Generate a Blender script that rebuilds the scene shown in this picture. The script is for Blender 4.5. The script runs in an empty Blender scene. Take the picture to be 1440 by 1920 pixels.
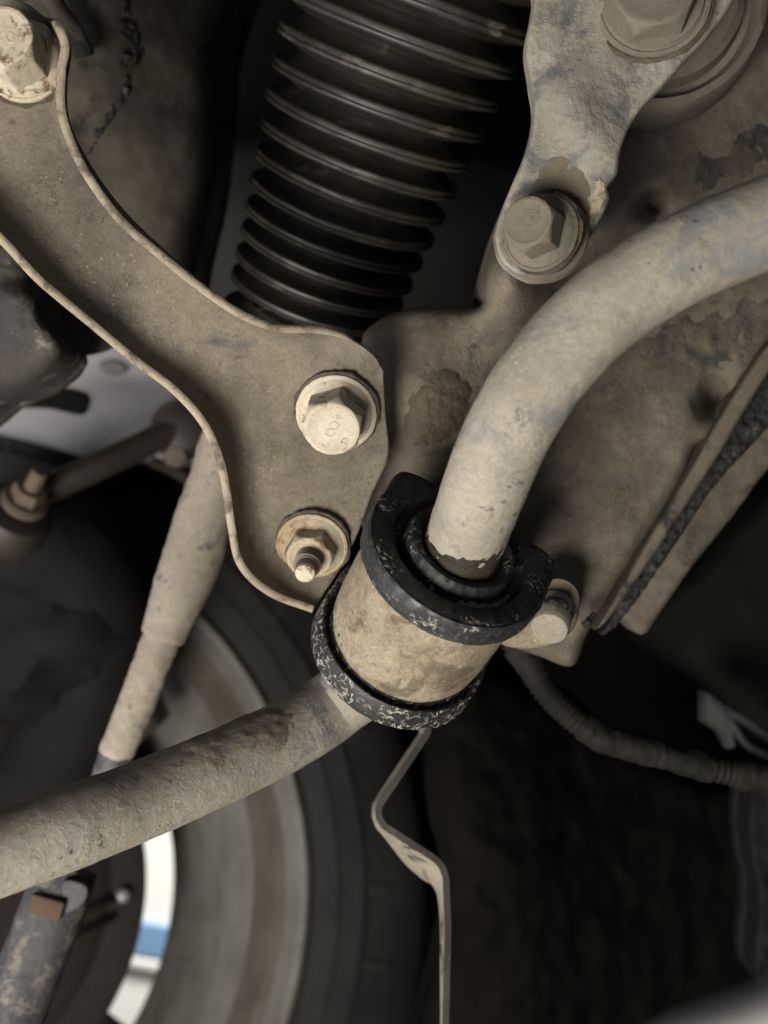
import bpy, bmesh, math, random
import numpy as np
from mathutils import Vector, Matrix, noise
from mathutils.geometry import delaunay_2d_cdt

random.seed(7)
scene = bpy.context.scene
COL = scene.collection
H = 0.60                                   # camera height above the ground (m)
K = math.tan(math.radians(20)) / 720.0     # tangent per photo pixel

# ---------------------------------------------------------------- camera
cam = bpy.data.cameras.new('camera')
cam.sensor_fit = 'HORIZONTAL'; cam.sensor_width = 36.0
cam.lens = 18.0 / math.tan(math.radians(20))
cam.clip_start = 0.005; cam.clip_end = 50
cam.dof.use_dof = True; cam.dof.focus_distance = 0.292; cam.dof.aperture_fstop = 12
camo = bpy.data.objects.new('camera', cam); COL.objects.link(camo)
camo.location = (0, 0, H); camo.rotation_euler = (math.radians(90), 0, 0)
scene.camera = camo
scene.render.resolution_x = 768; scene.render.resolution_y = 1024

# ---------------------------------------------------------------- world, lamps, exposure
w = bpy.data.worlds.new('World'); scene.world = w; w.use_nodes = True
w.node_tree.nodes['Background'].inputs[0].default_value = (0.80, 0.86, 1.0, 1)
w.node_tree.nodes['Background'].inputs[1].default_value = 0.012
def area(name, loc, target, size, energy, col):
    l = bpy.data.lights.new(name, 'AREA'); l.shape = 'DISK'; l.size = size; l.energy = energy; l.color = col
    o = bpy.data.objects.new(name, l); COL.objects.link(o); o.location = loc
    o.rotation_euler = (Vector(target) - Vector(loc)).to_track_quat('-Z', 'Y').to_euler()
    return o
area('low_left_key', (-0.28, -0.26, H - 0.36), (0.02, 0.30, H), 0.38, 9.2, (1.0, 0.94, 0.85))  # soft key from low left, stands in for floor bounce and daylight
area('upper_right_fill', (0.30, -0.45, H + 0.30), (0.10, 0.30, H + .05), 0.6, 0.5, (0.88, 0.94, 1.0))  # weak fill added from upper right, no source of its own
area('daylight_left', (-0.60, 0.18, H - 0.22), (-0.15, 0.55, H + 0.02), 0.35, 1.7, (0.93, 0.92, 1.0))
area('daylight_outside', (0.7, 1.25, H + 0.5), (-0.75, 1.75, H - 0.6), 0.5, 75.0, (1.0, 0.98, 0.92))
vs = scene.view_settings
vs.view_transform = 'Standard'; vs.look = 'None'; vs.exposure = 0.0; vs.gamma = 1.0; vs.use_curve_mapping = False

# ---------------------------------------------------------------- helpers
def P(u, v, d):
    return Vector(((u - 720) * K * d, d, H + (960 - v) * K * d))

def thing(name, label, cat, loc, group=None):
    o = bpy.data.objects.new(name, None); COL.objects.link(o)
    o.empty_display_size = 0.01
    o.location = loc; o['label'] = label; o['category'] = cat
    if group: o['group'] = group
    return o

def wloc(o):
    l = Vector(o.location)
    while o.parent: o = o.parent; l += Vector(o.location)
    return l

def mesh_obj(name, verts, faces, mat, parent=None, label=None, cat=None, group=None, kind=None,
             smooth=35, org=None):
    verts = [Vector(v) for v in verts]
    if parent is not None: off = wloc(parent)
    elif org is not None: off = Vector(org)
    else:
        off = Vector((0, 0, 0))
        for v in verts: off += v
        off /= len(verts)
    me = bpy.data.meshes.new(name)
    me.from_pydata([v - off for v in verts], [], faces)
    me.validate()
    bm = bmesh.new(); bm.from_mesh(me)
    bmesh.ops.recalc_face_normals(bm, faces=bm.faces)
    bm.to_mesh(me); bm.free()
    if smooth:
        for p in me.polygons: p.use_smooth = True
        me.set_sharp_from_angle(angle=math.radians(smooth))
    o = bpy.data.objects.new(name, me); COL.objects.link(o)
    if mat: me.materials.append(mat)
    if parent is not None: o.parent = parent
    else: o.location = off
    if label: o['label'] = label
    if cat: o['category'] = cat
    if group: o['group'] = group
    if kind: o['kind'] = kind
    return o

def catmull(pts, n, closed=False):
    """Smooth curve through points (any dimension), n samples spread by length."""
    p = np.array([list(q) for q in pts], float)
    if closed: ext = np.vstack([p[-1], p, p[0], p[1]])
    else: ext = np.vstack([2 * p[0] - p[1], p, 2 * p[-1] - p[-2]])
    out = []
    m = len(p) if closed else len(p) - 1
    for i in range(m):
        a, b, c, d = ext[i], ext[i + 1], ext[i + 2], ext[i + 3]
        for t in np.linspace(0, 1, 24, endpoint=False):
            out.append(0.5 * (2 * b + (c - a) * t + (2 * a - 5 * b + 4 * c - d) * t * t + (3 * b - a - 3 * c + d) * t ** 3))
    out.append(p[0] if closed else p[-1])
    out = np.array(out)
    s = np.concatenate([[0], np.cumsum(np.linalg.norm(np.diff(out, axis=0), axis=1))])
    q = np.linspace(0, s[-1], n + 1 if closed else n)
    r = np.stack([np.interp(q, s, out[:, k]) for k in range(out.shape[1])], 1)
    return r[:-1] if closed else r

def frames(path):
    path = [Vector(p) for p in path]; fr = []
    t0 = (path[1] - path[0]).normalized()
    x = t0.orthogonal().normalized()
    for i, p in enumerate(path):
        t = (path[min(i + 1, len(path) - 1)] - path[max(i - 1, 0)]).normalized()
        x = (x - t * x.dot(t)).normalized()
        fr.append((p, t, x, t.cross(x)))
    return fr

def tube_geo(path, radii, seg=32, rough=0.0, rscale=200, cap=True):
    V, F = [], []
    fr = frames(path)
    for i, (p, t, x, y) in enumerate(fr):
        r = radii[i] if hasattr(radii, '__len__') else radii
        for k in range(seg):
            a = 2 * math.pi * k / seg
            dirv = x * math.cos(a) + y * math.sin(a)
            q = p + dirv * r
            if rough: q = q + dirv * rough * noise.fractal(q * rscale, 1.0, 2.0, 4)
            V.append(q)
    n = len(fr)
    for i in range(n - 1):
        for k in range(seg):
            k2 = (k + 1) % seg
            F.append((i * seg + k, i * seg + k2, (i + 1) * seg + k2, (i + 1) * seg + k))
    if cap:
        F.append(tuple(range(seg))); F.append(tuple((n - 1) * seg + k for k in reversed(range(seg))))
    return V, F

def axes(a, ref=None):
    a = Vector(a).normalized()
    x = Vector(ref) if ref is not None else a.orthogonal()
    x = (x - a * x.dot(a)).normalized()
    return a, x, a.cross(x)

def ring_loft(c, axis, rings, seg=64, ref=None, cap0=True, cap1=True, rough=0, rscale=300):
    """rings: list of (radius or function(angle), height along axis)"""
    a, x, y = axes(axis, ref); c = Vector(c); V, F = [], []
    for r, h in rings:
        for k in range(seg):
            th = 2 * math.pi * k / seg
            rr = r(th) if callable(r) else r
            q = c + a * h + (x * math.cos(th) + y * math.sin(th)) * rr
            if rough: q = q + (x * math.cos(th) + y * math.sin(th) + a * .5) * rough * noise.fractal(q * rscale, 1.0, 2.0, 3)
            V.append(q)
    n = len(rings)
    for i in range(n - 1):
        for k in range(seg):
            k2 = (k + 1) % seg
            F.append((i * seg + k, i * seg + k2, (i + 1) * seg + k2, (i + 1) * seg + k))
    if cap0: F.append(tuple(reversed(range(seg))))
    if cap1: F.append(tuple((n - 1) * seg + k for k in range(seg)))
    return V, F

def relief(outline, depth, thick, fillet=0.004, fpx=20, step=8, smooth_outline=True, rough=0.0, rscale=150):
    """A solid plate or casting: outline (photo px), depth function (m) giving the front surface,
    thickness straight back, rounded rim."""
    o = np.array(outline, float)
    if smooth_outline:
        per = np.linalg.norm(np.diff(np.vstack([o, o[:1]]), axis=0), axis=1).sum()
        o = catmull(o, max(24, int(per / step)), closed=True)
    nb = len(o)
    x0, y0 = o.min(0); x1, y1 = o.max(0)
    gx, gy = np.meshgrid(np.arange(x0, x1, step), np.arange(y0, y1, step))
    gx = gx + (np.arange(gx.shape[0]) % 2)[:, None] * step * .5
    g = np.stack([gx.ravel(), gy.ravel()], 1)
    a = o; b = np.roll(o, -1, 0)
    def dist(q):
        ab = b - a; L2 = (ab ** 2).sum(1) + 1e-9
        t = np.clip(((q[:, None, :] - a) * ab).sum(2) / L2, 0, 1)
        pr = a + t[..., None] * ab
        return np.sqrt(((q[:, None, :] - pr) ** 2).sum(2)).min(1)
    inside = np.zeros(len(g), bool)
    for i in range(nb):
        (xa, ya), (xb, yb) = a[i], b[i]
        c = (ya > g[:, 1]) != (yb > g[:, 1])
        xi = (xb - xa) * (g[:, 1] - ya) / (yb - ya + 1e-12) + xa
        inside ^= c & (g[:, 0] < xi)
    tn = np.roll(o, -1, 0) - np.roll(o, 1, 0); tn /= np.linalg.norm(tn, axis=1)[:, None] + 1e-9
    sgn = 1 if ((o[:, 0] * np.roll(o[:, 1], -1) - np.roll(o[:, 0], -1) * o[:, 1]).sum() > 0) else -1
    nin = np.stack([-tn[:, 1], tn[:, 0]], 1) * sgn
    rings = []; last = 0
    for fr_ in (.12, .32, .62, 1.0):
        q_ = o + nin * fpx * fr_; dq = dist(q_); ok = dq > fpx * fr_ * .93
        rings.append((q_[ok], dq[ok])); last = fpx * fr_
    g = g[inside]; dg = dist(g); k = dg > last + step * .5; g = g[k]; dg = dg[k]
    g = np.vstack([r_[0] for r_ in rings] + [g]); dg = np.concatenate([r_[1] for r_ in rings] + [dg])
    pts = np.vstack([o, g]); dd = np.concatenate([np.zeros(nb), dg])
    vo, eo, fo, ov, oe, of = delaunay_2d_cdt([Vector(p) for p in pts], [(i, (i + 1) % nb) for i in range(nb)], [], 1, 1e-4)
    idx = [(q[0] if len(q) else 0) for q in ov]
    uv = np.array([[p.x, p.y] for p in vo]); D = np.array([dd[i] for i in idx])
    dep = depth(uv[:, 0], uv[:, 1])
    q = np.clip(1 - D / fpx, 0, 1)
    dep = dep + fillet * (1 - np.sqrt(1 - q * q))
    V = []
    for (u, v), d_ in zip(uv, dep):
        p = P(u, v, d_)
        if rough: p.y += rough * noise.fractal(p * rscale, 1.0, 2.0, 4)
        V.append(p)
    n = len(V); F = [tuple(f) for f in fo]
    bnd = [None] * nb
    for i, qs in enumerate(ov):
        for j in qs:
            if j < nb: bnd[j] = i
    bnd = [x for x in bnd if x is not None]
    back0 = n
    for i in range(n): V.append(V[i] + Vector((0, thick, 0)))
    F += [tuple(n + i for i in reversed(f)) for f in fo]
    for i in range(len(bnd)):
        p, q2 = bnd[i], bnd[(i + 1) % len(bnd)]
        if p != q2: F.append((p, q2, n + q2, n + p))
    return V, F

def box_geo(c, sx, sy, sz, R=None, bev=0):
    bm = bmesh.new(); bmesh.ops.create_cube(bm, size=1)
    for v in bm.verts: v.co = Vector((v.co.x * sx, v.co.y * sy, v.co.z * sz))
    if bev: bmesh.ops.bevel(bm, geom=bm.edges[:], offset=bev, segments=3, profile=.5, affect='EDGES')
    V = [Vector(c) + ((R @ v.co) if R else v.co) for v in bm.verts]
    bm.verts.index_update(); F = [tuple(v.index for v in f.verts) for f in bm.faces]
    bm.free(); return V, F

def gauss(u, v, cx, cy, sx, sy, rot=0):
    c, s = math.cos(rot), math.sin(rot)
    du, dv = u - cx, v - cy
    a = (du * c + dv * s) / sx; b = (-du * s + dv * c) / sy
    return np.exp(-a * a - b * b)

# ---------------------------------------------------------------- materials
def nd(nt, typ, **kw):
    n = nt.nodes.new(typ)
    for k, v in kw.items():
        if k in n.inputs: n.inputs[k].default_value = v
        else: setattr(n, k, v)
    return n

def ramp(nt, src, lo, hi, c0=0.0, c1=1.0):
    m = nt.nodes.new('ShaderNodeMapRange'); m.interpolation_type = 'SMOOTHSTEP'
    m.inputs['From Min'].default_value = lo; m.inputs['From Max'].default_value = hi
    m.inputs['To Min'].default_value = c0; m.inputs['To Max'].default_value = c1
    nt.links.new(src, m.inputs['Value']); return m.outputs['Result']

def mixc(nt, fac, a, b, blend='MIX'):
    m = nt.nodes.new('ShaderNodeMix'); m.data_type = 'RGBA'; m.blend_type = blend
    for s, x in ((m.inputs['Factor'], fac), (m.inputs['A'], a), (m.inputs['B'], b)):
        if isinstance(x, (int, float)): s.default_value = x
        elif isinstance(x, tuple): s.default_value = (*x[:3], 1)
        else: nt.links.new(x, s)
    return m.outputs['Result']

def dusty(name, dust, dust2, under, patch=(0.60, 0.68), pscale=55, pits=0.5, pit_col=(.035, .03, .025),
          rough=0.9, spec=0.25, bump=0.5, bscale=420, grain=0.17, under_rough=None, stretch=(1, 1, 1), seed=0.0, crack=0.0, speck=0.0):
    m = bpy.data.materials.new(name); m.use_nodes = True; nt = m.node_tree
    bs = nt.nodes['Principled BSDF']
    tc = nd(nt, 'ShaderNodeTexCoord'); mp = nd(nt, 'ShaderNodeMapping')
    mp.inputs['Location'].default_value = (seed, seed * .7, -seed); mp.inputs['Scale'].default_value = stretch
    nt.links.new(tc.outputs['Object'], mp.inputs['Vector']); co = mp.outputs['Vector']
    def nz(scale, detail=8, rgh=.6, dist=0.0):
        n = nd(nt, 'ShaderNodeTexNoise', Scale=scale, Detail=detail, Roughness=rgh, Distortion=dist)
        nt.links.new(co, n.inputs['Vector']); return n.outputs['Fac']
    big = nz(38, 6, .6); col = mixc(nt, ramp(nt, big, .36, .64), dust, dust2)
    fine = nz(1300, 3, .7); mid = nz(bscale, 8, .72, .4)
    col = mixc(nt, grain, col, ramp(nt, fine, .25, .75, .45, 1.35), 'MULTIPLY')
    col = mixc(nt, grain, col, ramp(nt, mid, .32, .68, .5, 1.3), 'MULTIPLY')
    pm = ramp(nt, nz(pscale, 8, .68, .35), *patch)
    col = mixc(nt, pm, col, under)
    if pits:
        vo = nd(nt, 'ShaderNodeTexVoronoi', Scale=210.0, Randomness=1.0); 
        wn = nd(nt, 'ShaderNodeTexNoise', Scale=300.0, Detail=4.0); nt.links.new(co, wn.inputs['Vector'])
        ad = nd(nt, 'ShaderNodeMix'); ad.data_type = 'VECTOR'; ad.inputs['Factor'].default_value = .006
        nt.links.new(co, ad.inputs['A']); nt.links.new(wn.outputs['Color'], ad.inputs['B'])
        nt.links.new(ad.outputs['Result'], vo.inputs['Vector'])
        gate = ramp(nt, nz(30, 3, .5), .48, .62)
        pv = ramp(nt, vo.outputs['Distance'], .10, .22, 1, 0)
        mu = nd(nt, 'ShaderNodeMath', operation='MULTIPLY'); nt.links.new(gate, mu.inputs[0]); nt.links.new(pv, mu.inputs[1])
        mu2 = nd(nt, 'ShaderNodeMath', operation='MULTIPLY'); nt.links.new(mu.outputs[0], mu2.inputs[0]); mu2.inputs[1].default_value = pits
        col = mixc(nt, mu2.outputs[0], col, pit_col)
    if speck:
        v2 = nd(nt, 'ShaderNodeTexVoronoi', Scale=430.0, Randomness=1.0); nt.links.new(co, v2.inputs['Vector'])
        sp_ = ramp(nt, v2.outputs['Distance'], .10, .20, 1, 0); sg = ramp(nt, nz(48, 4, .6), .50, .62, 0, speck)
        ms = nd(nt, 'ShaderNodeMath', operation='MULTIPLY'); nt.links.new(sp_, ms.inputs[0]); nt.links.new(sg, ms.inputs[1])
        col = mixc(nt, ms.outputs[0], col, tuple(min(.6, c_ * 1.55) for c_ in dust))
    if crack:
        cn = nz(95, 5, .62, 1.2)
        sb = nd(nt, 'ShaderNodeMath', operation='SUBTRACT'); nt.links.new(cn, sb.inputs[0]); sb.inputs[1].default_value = .5
        ab = nd(nt, 'ShaderNodeMath', operation='ABSOLUTE'); nt.links.new(sb.outputs[0], ab.inputs[0])
        ln = ramp(nt, ab.outputs[0], .003, .010, 1, 0); gt = ramp(nt, nz(70, 4, .6), .55, .63, 0, crack)
        mc = nd(nt, 'ShaderNodeMath', operation='MULTIPLY'); nt.links.new(ln, mc.inputs[0]); nt.links.new(gt, mc.inputs[1])
        col = mixc(nt, mc.outputs[0], col, pit_col)
    nt.links.new(col, bs.inputs['Base Color'])
    bs.inputs['Specular IOR Level'].default_value = spec
    if under_rough is not None: nt.links.new(ramp(nt, pm, 0, 1, rough, under_rough), bs.inputs['Roughness'])
    else: bs.inputs['Roughness'].default_value = rough
    # relief: clumps + grain + flake steps
    s1 = nd(nt, 'ShaderNodeMath', operation='MULTIPLY_ADD'); nt.links.new(fine, s1.inputs[0]); s1.inputs[1].default_value = .16; nt.links.new(mid, s1.inputs[2])
    s2 = nd(nt, 'ShaderNodeMath', operation='MULTIPLY_ADD'); nt.links.new(pm, s2.inputs[0]); s2.inputs[1].default_value = -.30; nt.links.new(s1.outputs[0], s2.inputs[2])
    bp = nd(nt, 'ShaderNodeBump', Strength=bump, Distance=.0011); nt.links.new(s2.outputs[0], bp.inputs['Height'])
    nt.links.new(bp.outputs['Normal'], bs.inputs['Normal'])
    return m

def plain(name, col, rough=.6, spec=.4, metal=0, bump=.15, bscale=600, var=.3, vscale=60):
    m = bpy.data.materials.new(name); m.use_nodes = True; nt = m.node_tree; bs = nt.nodes['Principled BSDF']
    tc = nd(nt, 'ShaderNodeTexCoord'); co = tc.outputs['Object']
    n1 = nd(nt, 'ShaderNodeTexNoise', Scale=float(vscale), Detail=7.0, Roughness=.65); nt.links.new(co, n1.inputs['Vector'])
    c = mixc(nt, var, col, ramp(nt, n1.outputs['Fac'], .3, .7, .45, 1.45), 'MULTIPLY')
    nt.links.new(c, bs.inputs['Base Color']); bs.inputs['Roughness'].default_value = rough
    bs.inputs['Specular IOR Level'].default_value = spec; bs.inputs['Metallic'].default_value = metal
    n2 = nd(nt, 'ShaderNodeTexNoise', Scale=float(bscale), Detail=6.0); nt.links.new(co, n2.inputs['Vector'])
    bp = nd(nt, 'ShaderNodeBump', Strength=bump, Distance=.0006); nt.links.new(n2.outputs['Fac'], bp.inputs['Height'])
    nt.links.new(bp.outputs['Normal'], bs.inputs['Normal'])
    return m

TAN, TAN2 = (.335, .285, .215), (.255, .212, .158)
M = {}
M['bracket'] = dusty('dusty_bracket_steel', (.215, .185, .143), (.140, .119, .092), (.095, .093, .088), patch=(.54, .70), pscale=40, bump=.75, seed=1, crack=.7, speck=.7, grain=.3, bscale=300)
M['rimdust'] = dusty('pale_edge_dust', (.40, .345, .26), (.31, .262, .195), (.13, .112, .085), patch=(.52, .66), pscale=110, pits=.6, bump=.6, seed=1.5, crack=.5)
M['bar'] = dusty('dusty_bar_steel', (.35, .318, .262), (.275, .247, .200), (.205, .204, .20), patch=(.515, .64), pscale=60, pits=.9, bump=.55, bscale=420, seed=2, crack=.9, speck=.5, grain=.24)
M['cross'] = dusty('dusty_crossmember', (.200, .170, .130), (.115, .096, .073), (.075, .075, .072), patch=(.54, .68), pscale=30, pits=.8, bump=.6, seed=3.3, crack=.6, speck=.5, grain=.26)
M['plate'] = dusty('dusty_grey_plate', (.35, .325, .27), (.27, .245, .20), (.115, .119, .124), patch=(.45, .68), pscale=85, pits=.5, bump=.8, seed=4)
M['bolt'] = dusty('dusty_pale_bolt', (.58, .525, .42), (.46, .40, .305), (.15, .095, .05), patch=(.54, .66), pscale=210, pits=.0, bump=.3, bscale=700, seed=5, grain=.2)
M['boltbrown'] = dusty('dusty_brown_bolt', (.185, .160, .125), (.14, .12, .093), (.075, .062, .047), patch=(.64, .72), pscale=130, pits=.0, bump=.3, bscale=700, seed=6, grain=.2)
M['rust'] = dusty('rusty_nut', (.46, .40, .30), (.36, .285, .19), (.20, .115, .05), patch=(.54, .66), pscale=150, pits=.3, bump=.4, bscale=700, seed=7)
M['packed'] = dusty('packed_dirt', (.12, .098, .072), (.075, .06, .044), (.15, .09, .045), pits=.3, bump=.8, seed=29)
M['stud'] = plain('worn_stud', (.17, .14, .11), .55, .5, 0, .3)
M['sleeve'] = dusty('sandy_sleeve', (.36, .31, .228), (.25, .20, .14), (.135, .108, .076), patch=(.50, .66), pscale=80, pits=.9, bump=.7, bscale=420, seed=8, speck=.5, crack=.4, grain=.4)
M['boot'] = dusty('black_boot_rubber', (.020, .018, .015), (.032, .028, .0225), (.10, .088, .07), patch=(.57, .77), pscale=60, pits=0, rough=.31, spec=.6, bump=.25, bscale=300, seed=9, under_rough=.7, stretch=(1, 1, 3))
M['bootlip'] = dusty('scuffed_lip_highlight', (.028, .025, .021), (.060, .054, .045), (.14, .125, .105), patch=(.54, .72), pscale=70, pits=0, rough=.42, spec=.6, bump=.2, seed=9.5)  # paler, scuffed boot rubber with the lip highlights painted in
M['rod'] = dusty('dusty_rod', (.37, .325, .262), (.31, .27, .215), (.11, .11, .112), patch=(.58, .68), pscale=60, pits=.4, bump=.5, seed=10, crack=.5, speck=.4, grain=.25)
M['rodlow'] = dusty('scuffed_dark_rod', (.085, .085, .09), (.055, .055, .06), (.215, .19, .16), patch=(.49, .68), pscale=110, pits=0, rough=.55, bump=.4, seed=11)
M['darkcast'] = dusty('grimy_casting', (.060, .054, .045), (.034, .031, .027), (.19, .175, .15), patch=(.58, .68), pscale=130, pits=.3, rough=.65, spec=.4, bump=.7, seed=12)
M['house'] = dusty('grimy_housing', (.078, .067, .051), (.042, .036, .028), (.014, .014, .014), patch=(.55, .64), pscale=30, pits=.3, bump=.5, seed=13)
M['gunk'] = dusty('black_sealant', (.016, .016, .016), (.028, .027, .026), (.12, .116, .11), patch=(.56, .66), pscale=140, pits=0, rough=.6, spec=.4, bump=1.0, bscale=350, seed=14)
M['rail'] = dusty('dusty_rail', (.135, .115, .088), (.095, .08, .061), (.03, .03, .03), patch=(.54, .66), pscale=40, pits=.2, bump=.5, seed=15)
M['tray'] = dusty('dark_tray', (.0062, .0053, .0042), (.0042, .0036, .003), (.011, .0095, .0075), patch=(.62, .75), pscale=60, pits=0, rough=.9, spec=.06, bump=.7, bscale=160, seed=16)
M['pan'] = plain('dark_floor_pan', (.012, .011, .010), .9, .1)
M['tyre'] = plain('tyre_rubber', (.019, .0185, .0175), .75, .3, 0, .4, 160, .7, 22)
M['wheelrim'] = dusty('dusty_alloy', (.195, .188, .168), (.15, .142, .124), (.115, .105, .09), patch=(.55, .7), pscale=30, pits=0, rough=.6, bump=.1, seed=17)
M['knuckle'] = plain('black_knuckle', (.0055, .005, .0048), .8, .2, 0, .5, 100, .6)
M['shield'] = plain('brown_dust_shield', (.022, .0175, .014), .75, .3, 0, .3, 200, .3)
M['link'] = plain('brown_link', (.030, .024, .019), .5, .5, 0, .2)
M['linkstud'] = plain('link_nut', (.095, .070, .050), .7, .4, 0, .3)
M['greypanel'] = plain('grey_panel', (.23, .225, .235), .6, .3, 0, .1, 60, .2, 20)
M['liner'] = plain('liner_grey', (.10, .10, .090), .7, .2, 0, .1, 60, .15, 15)
M['black'] = plain('black_void', (.006, .006, .006), .9, .1)
M['white'] = plain('white_backdrop', (.80, .80, .76), .7, .2, 0, .05, 20, .03, 3)
M['blue'] = plain('blue_band', (.22, .38, .62), .6, .3, 0, .05, 20, .1, 6)
M['strap'] = dusty('worn_strap', (.30, .27, .215), (.22, .19, .15), (.06, .052, .044), patch=(.53, .62), pscale=120, pits=.5, bump=.6, seed=18, crack=.8)
M['conduit'] = dusty('dusty_conduit', (.013, .0112, .009), (.006, .0054, .0046), (.03, .028, .025), patch=(.6, .7), pscale=80, pits=0, rough=.75, bump=.4, seed=19)
M['clip'] = plain('grey_plastic', (.045, .048, .048), .5, .4)
M['trim'] = plain('pale_trim', (.40, .39, .39), .5, .4)
M['brownpaint'] = plain('brown_band', (.085, .052, .034), .8, .3)

def rubber_marked(name, dens=.60, tone=1.0, rg=.40):
    m = bpy.data.materials.new(name); m.use_nodes = True; nt = m.node_tree; bs = nt.nodes['Principled BSDF']
    tc = nd(nt, 'ShaderNodeTexCoord'); co = tc.outputs['Object']
    n1 = nd(nt, 'ShaderNodeTexNoise', Scale=300.0, Detail=4.0, Roughness=.6, Distortion=.6); nt.links.new(co, n1.inputs['Vector'])
    # contour lines of the noise give curly dried crust marks
    ab = nd(nt, 'ShaderNodeMath', operation='SUBTRACT'); nt.links.new(n1.outputs['Fac'], ab.inputs[0]); ab.inputs[1].default_value = .5
    aa = nd(nt, 'ShaderNodeMath', operation='ABSOLUTE'); nt.links.new(ab.outputs[0], aa.inputs[0])
    line0 = ramp(nt, aa.outputs[0], .010, .050, 1, 0)
    nb = nd(nt, 'ShaderNodeTexNoise', Scale=520.0, Detail=3.0); nt.links.new(co, nb.inputs['Vector'])
    lm = nd(nt, 'ShaderNodeMath', operation='MULTIPLY'); nt.links.new(line0, lm.inputs[0]); nt.links.new(ramp(nt, nb.outputs['Fac'], .42, .56), lm.inputs[1])
    line = lm.outputs[0]
    n2 = nd(nt, 'ShaderNodeTexNoise', Scale=75.0, Detail=4.0, Roughness=.6); nt.links.new(co, n2.inputs['Vector'])
    gate = ramp(nt, n2.outputs['Fac'], dens - .06, dens + .03)
    mu = nd(nt, 'ShaderNodeMath', operation='MULTIPLY'); nt.links.new(line, mu.inputs[0]); nt.links.new(gate, mu.inputs[1])
    n3 = nd(nt, 'ShaderNodeTexNoise', Scale=900.0, Detail=4.0); nt.links.new(co, n3.inputs['Vector'])
    base = mixc(nt, ramp(nt, n3.outputs['Fac'], .4, .7), (.011 * tone, .0115 * tone, .0125 * tone), (.024 * tone, .024 * tone, .025 * tone))
    n4 = nd(nt, 'ShaderNodeTexNoise', Scale=120.0, Detail=6.0); nt.links.new(co, n4.inputs['Vector'])
    base = mixc(nt, ramp(nt, n4.outputs['Fac'], .56, .70, 0, .6), base, (.07, .065, .058))
    col = mixc(nt, mu.outputs[0], base, (.40, .375, .33))
    nt.links.new(col, bs.inputs['Base Color'])
    nt.links.new(ramp(nt, mu.outputs[0], 0, 1, rg, .85), bs.inputs['Roughness'])
    bs.inputs['Specular IOR Level'].default_value = .5
    ad = nd(nt, 'ShaderNodeMath', operation='MULTIPLY_ADD'); nt.links.new(mu.outputs[0], ad.inputs[0]); ad.inputs[1].default_value = 1.0; 
    sc = nd(nt, 'ShaderNodeMath', operation='MULTIPLY'); nt.links.new(n4.outputs['Fac'], sc.inputs[0]); sc.inputs[1].default_value = .5
    nt.links.new(sc.outputs[0], ad.inputs[2])
    bp = nd(nt, 'ShaderNodeBump', Strength=.6, Distance=.0008); nt.links.new(ad.outputs[0], bp.inputs['Height'])
    nt.links.new(bp.outputs['Normal'], bs.inputs['Normal'])
    return m
M['rubber'] = rubber_marked('black_bushing_rubber', .56, .9, .58)
M['rubber3'] = rubber_marked('band_sheen_rubber', .61, 1.9, .46)  # lighter rubber tone paints the sheen on the band facing the light
M['rubber2'] = rubber_marked('crusted_bushing_rubber', .43, 1.2, .55)

# ================================================================ SETTING

# floor pan of the car far behind everything, dark
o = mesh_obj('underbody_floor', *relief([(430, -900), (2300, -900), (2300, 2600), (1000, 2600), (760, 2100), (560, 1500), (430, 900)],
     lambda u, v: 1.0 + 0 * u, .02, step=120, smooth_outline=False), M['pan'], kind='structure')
# white backdrop with a blue band, stands in for the bright outside
wt = thing('outside_backdrop', 'white backdrop with a blue band, stand-in for the bright outside, seen through the gap inside the wheel rim', 'wall', (-.75, 1.9, H - 1.6))
V, F = box_geo((-.75, 1.9, H - 1.08), 1.3, .05, 1.1, bev=.01); mesh_obj('backdrop_panel', V, F, M['white'], wt)
R = Matrix.Rotation(math.radians(-14), 4, 'Y').to_3x3()
V, F = box_geo(P(290, 1762, 1.87), 1.0, .012, .055, Matrix.Rotation(math.radians(10), 3, 'Y')); mesh_obj('blue_band', V, F, M['blue'], wt)
V, F = box_geo(P(290, 1812, 1.868), 1.0, .012, .02, Matrix.Rotation(math.radians(10), 3, 'Y'), .006); mesh_obj('ledge', V, F, M['white'], wt)

# grey body panel seen between bracket and rods
def dgrey(u, v): return .565 + .00004 * (v - 760) + .012 * gauss(u, v, 300, 700, 120, 40)
gp = thing('body_panel', 'blurred light grey body panel with dark oval holes behind the bracket', 'panel', P(200, 850, .57))
V, F = relief([(-260, 560), (60, 575), (250, 600), (470, 640), (520, 800), (470, 900), (330, 870), (180, 860), (0, 815), (-260, 770)], dgrey, .012, fillet=.012, fpx=24, step=14)
mesh_obj('panel_sheet', V, F, M['greypanel'], gp)
V, F = relief([(5, 752), (60, 735), (110, 728), (160, 740), (165, 762), (150, 778), (90, 766), (40, 764)], lambda u, v: dgrey(u, v) - .003, .004, fillet=.001, fpx=5, step=8)
mesh_obj('hole_shade_patch', V, F, M['black'], gp)  # dark sheet on the panel paints the shade inside a hole
V, F = relief([(185, 682), (215, 676), (240, 690), (225, 702), (195, 700)], lambda u, v: dgrey(u, v) - .003, .004, fillet=.001, fpx=5, step=8)
mesh_obj('hole_shade_patch', V, F, plain('grey_hole_shade', (.10, .10, .10)), gp)  # grey sheet paints the dim inside of the smaller hole

# wheel arch liner behind the bellows
V, F = relief([(300, 330), (470, 250), (700, 260), (1000, 340), (1010, 460), (1000, 720), (640, 800), (380, 720), (330, 500)],
              lambda u, v: .60 - .00035 * (v - 450) + .00000035 * (u - 640) ** 2, .006, fillet=.07, fpx=150, step=14)
mesh_obj('arch_liner', V, F, M['liner'], label='smooth dark grey liner panel behind the black bellows', cat='panel')

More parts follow.
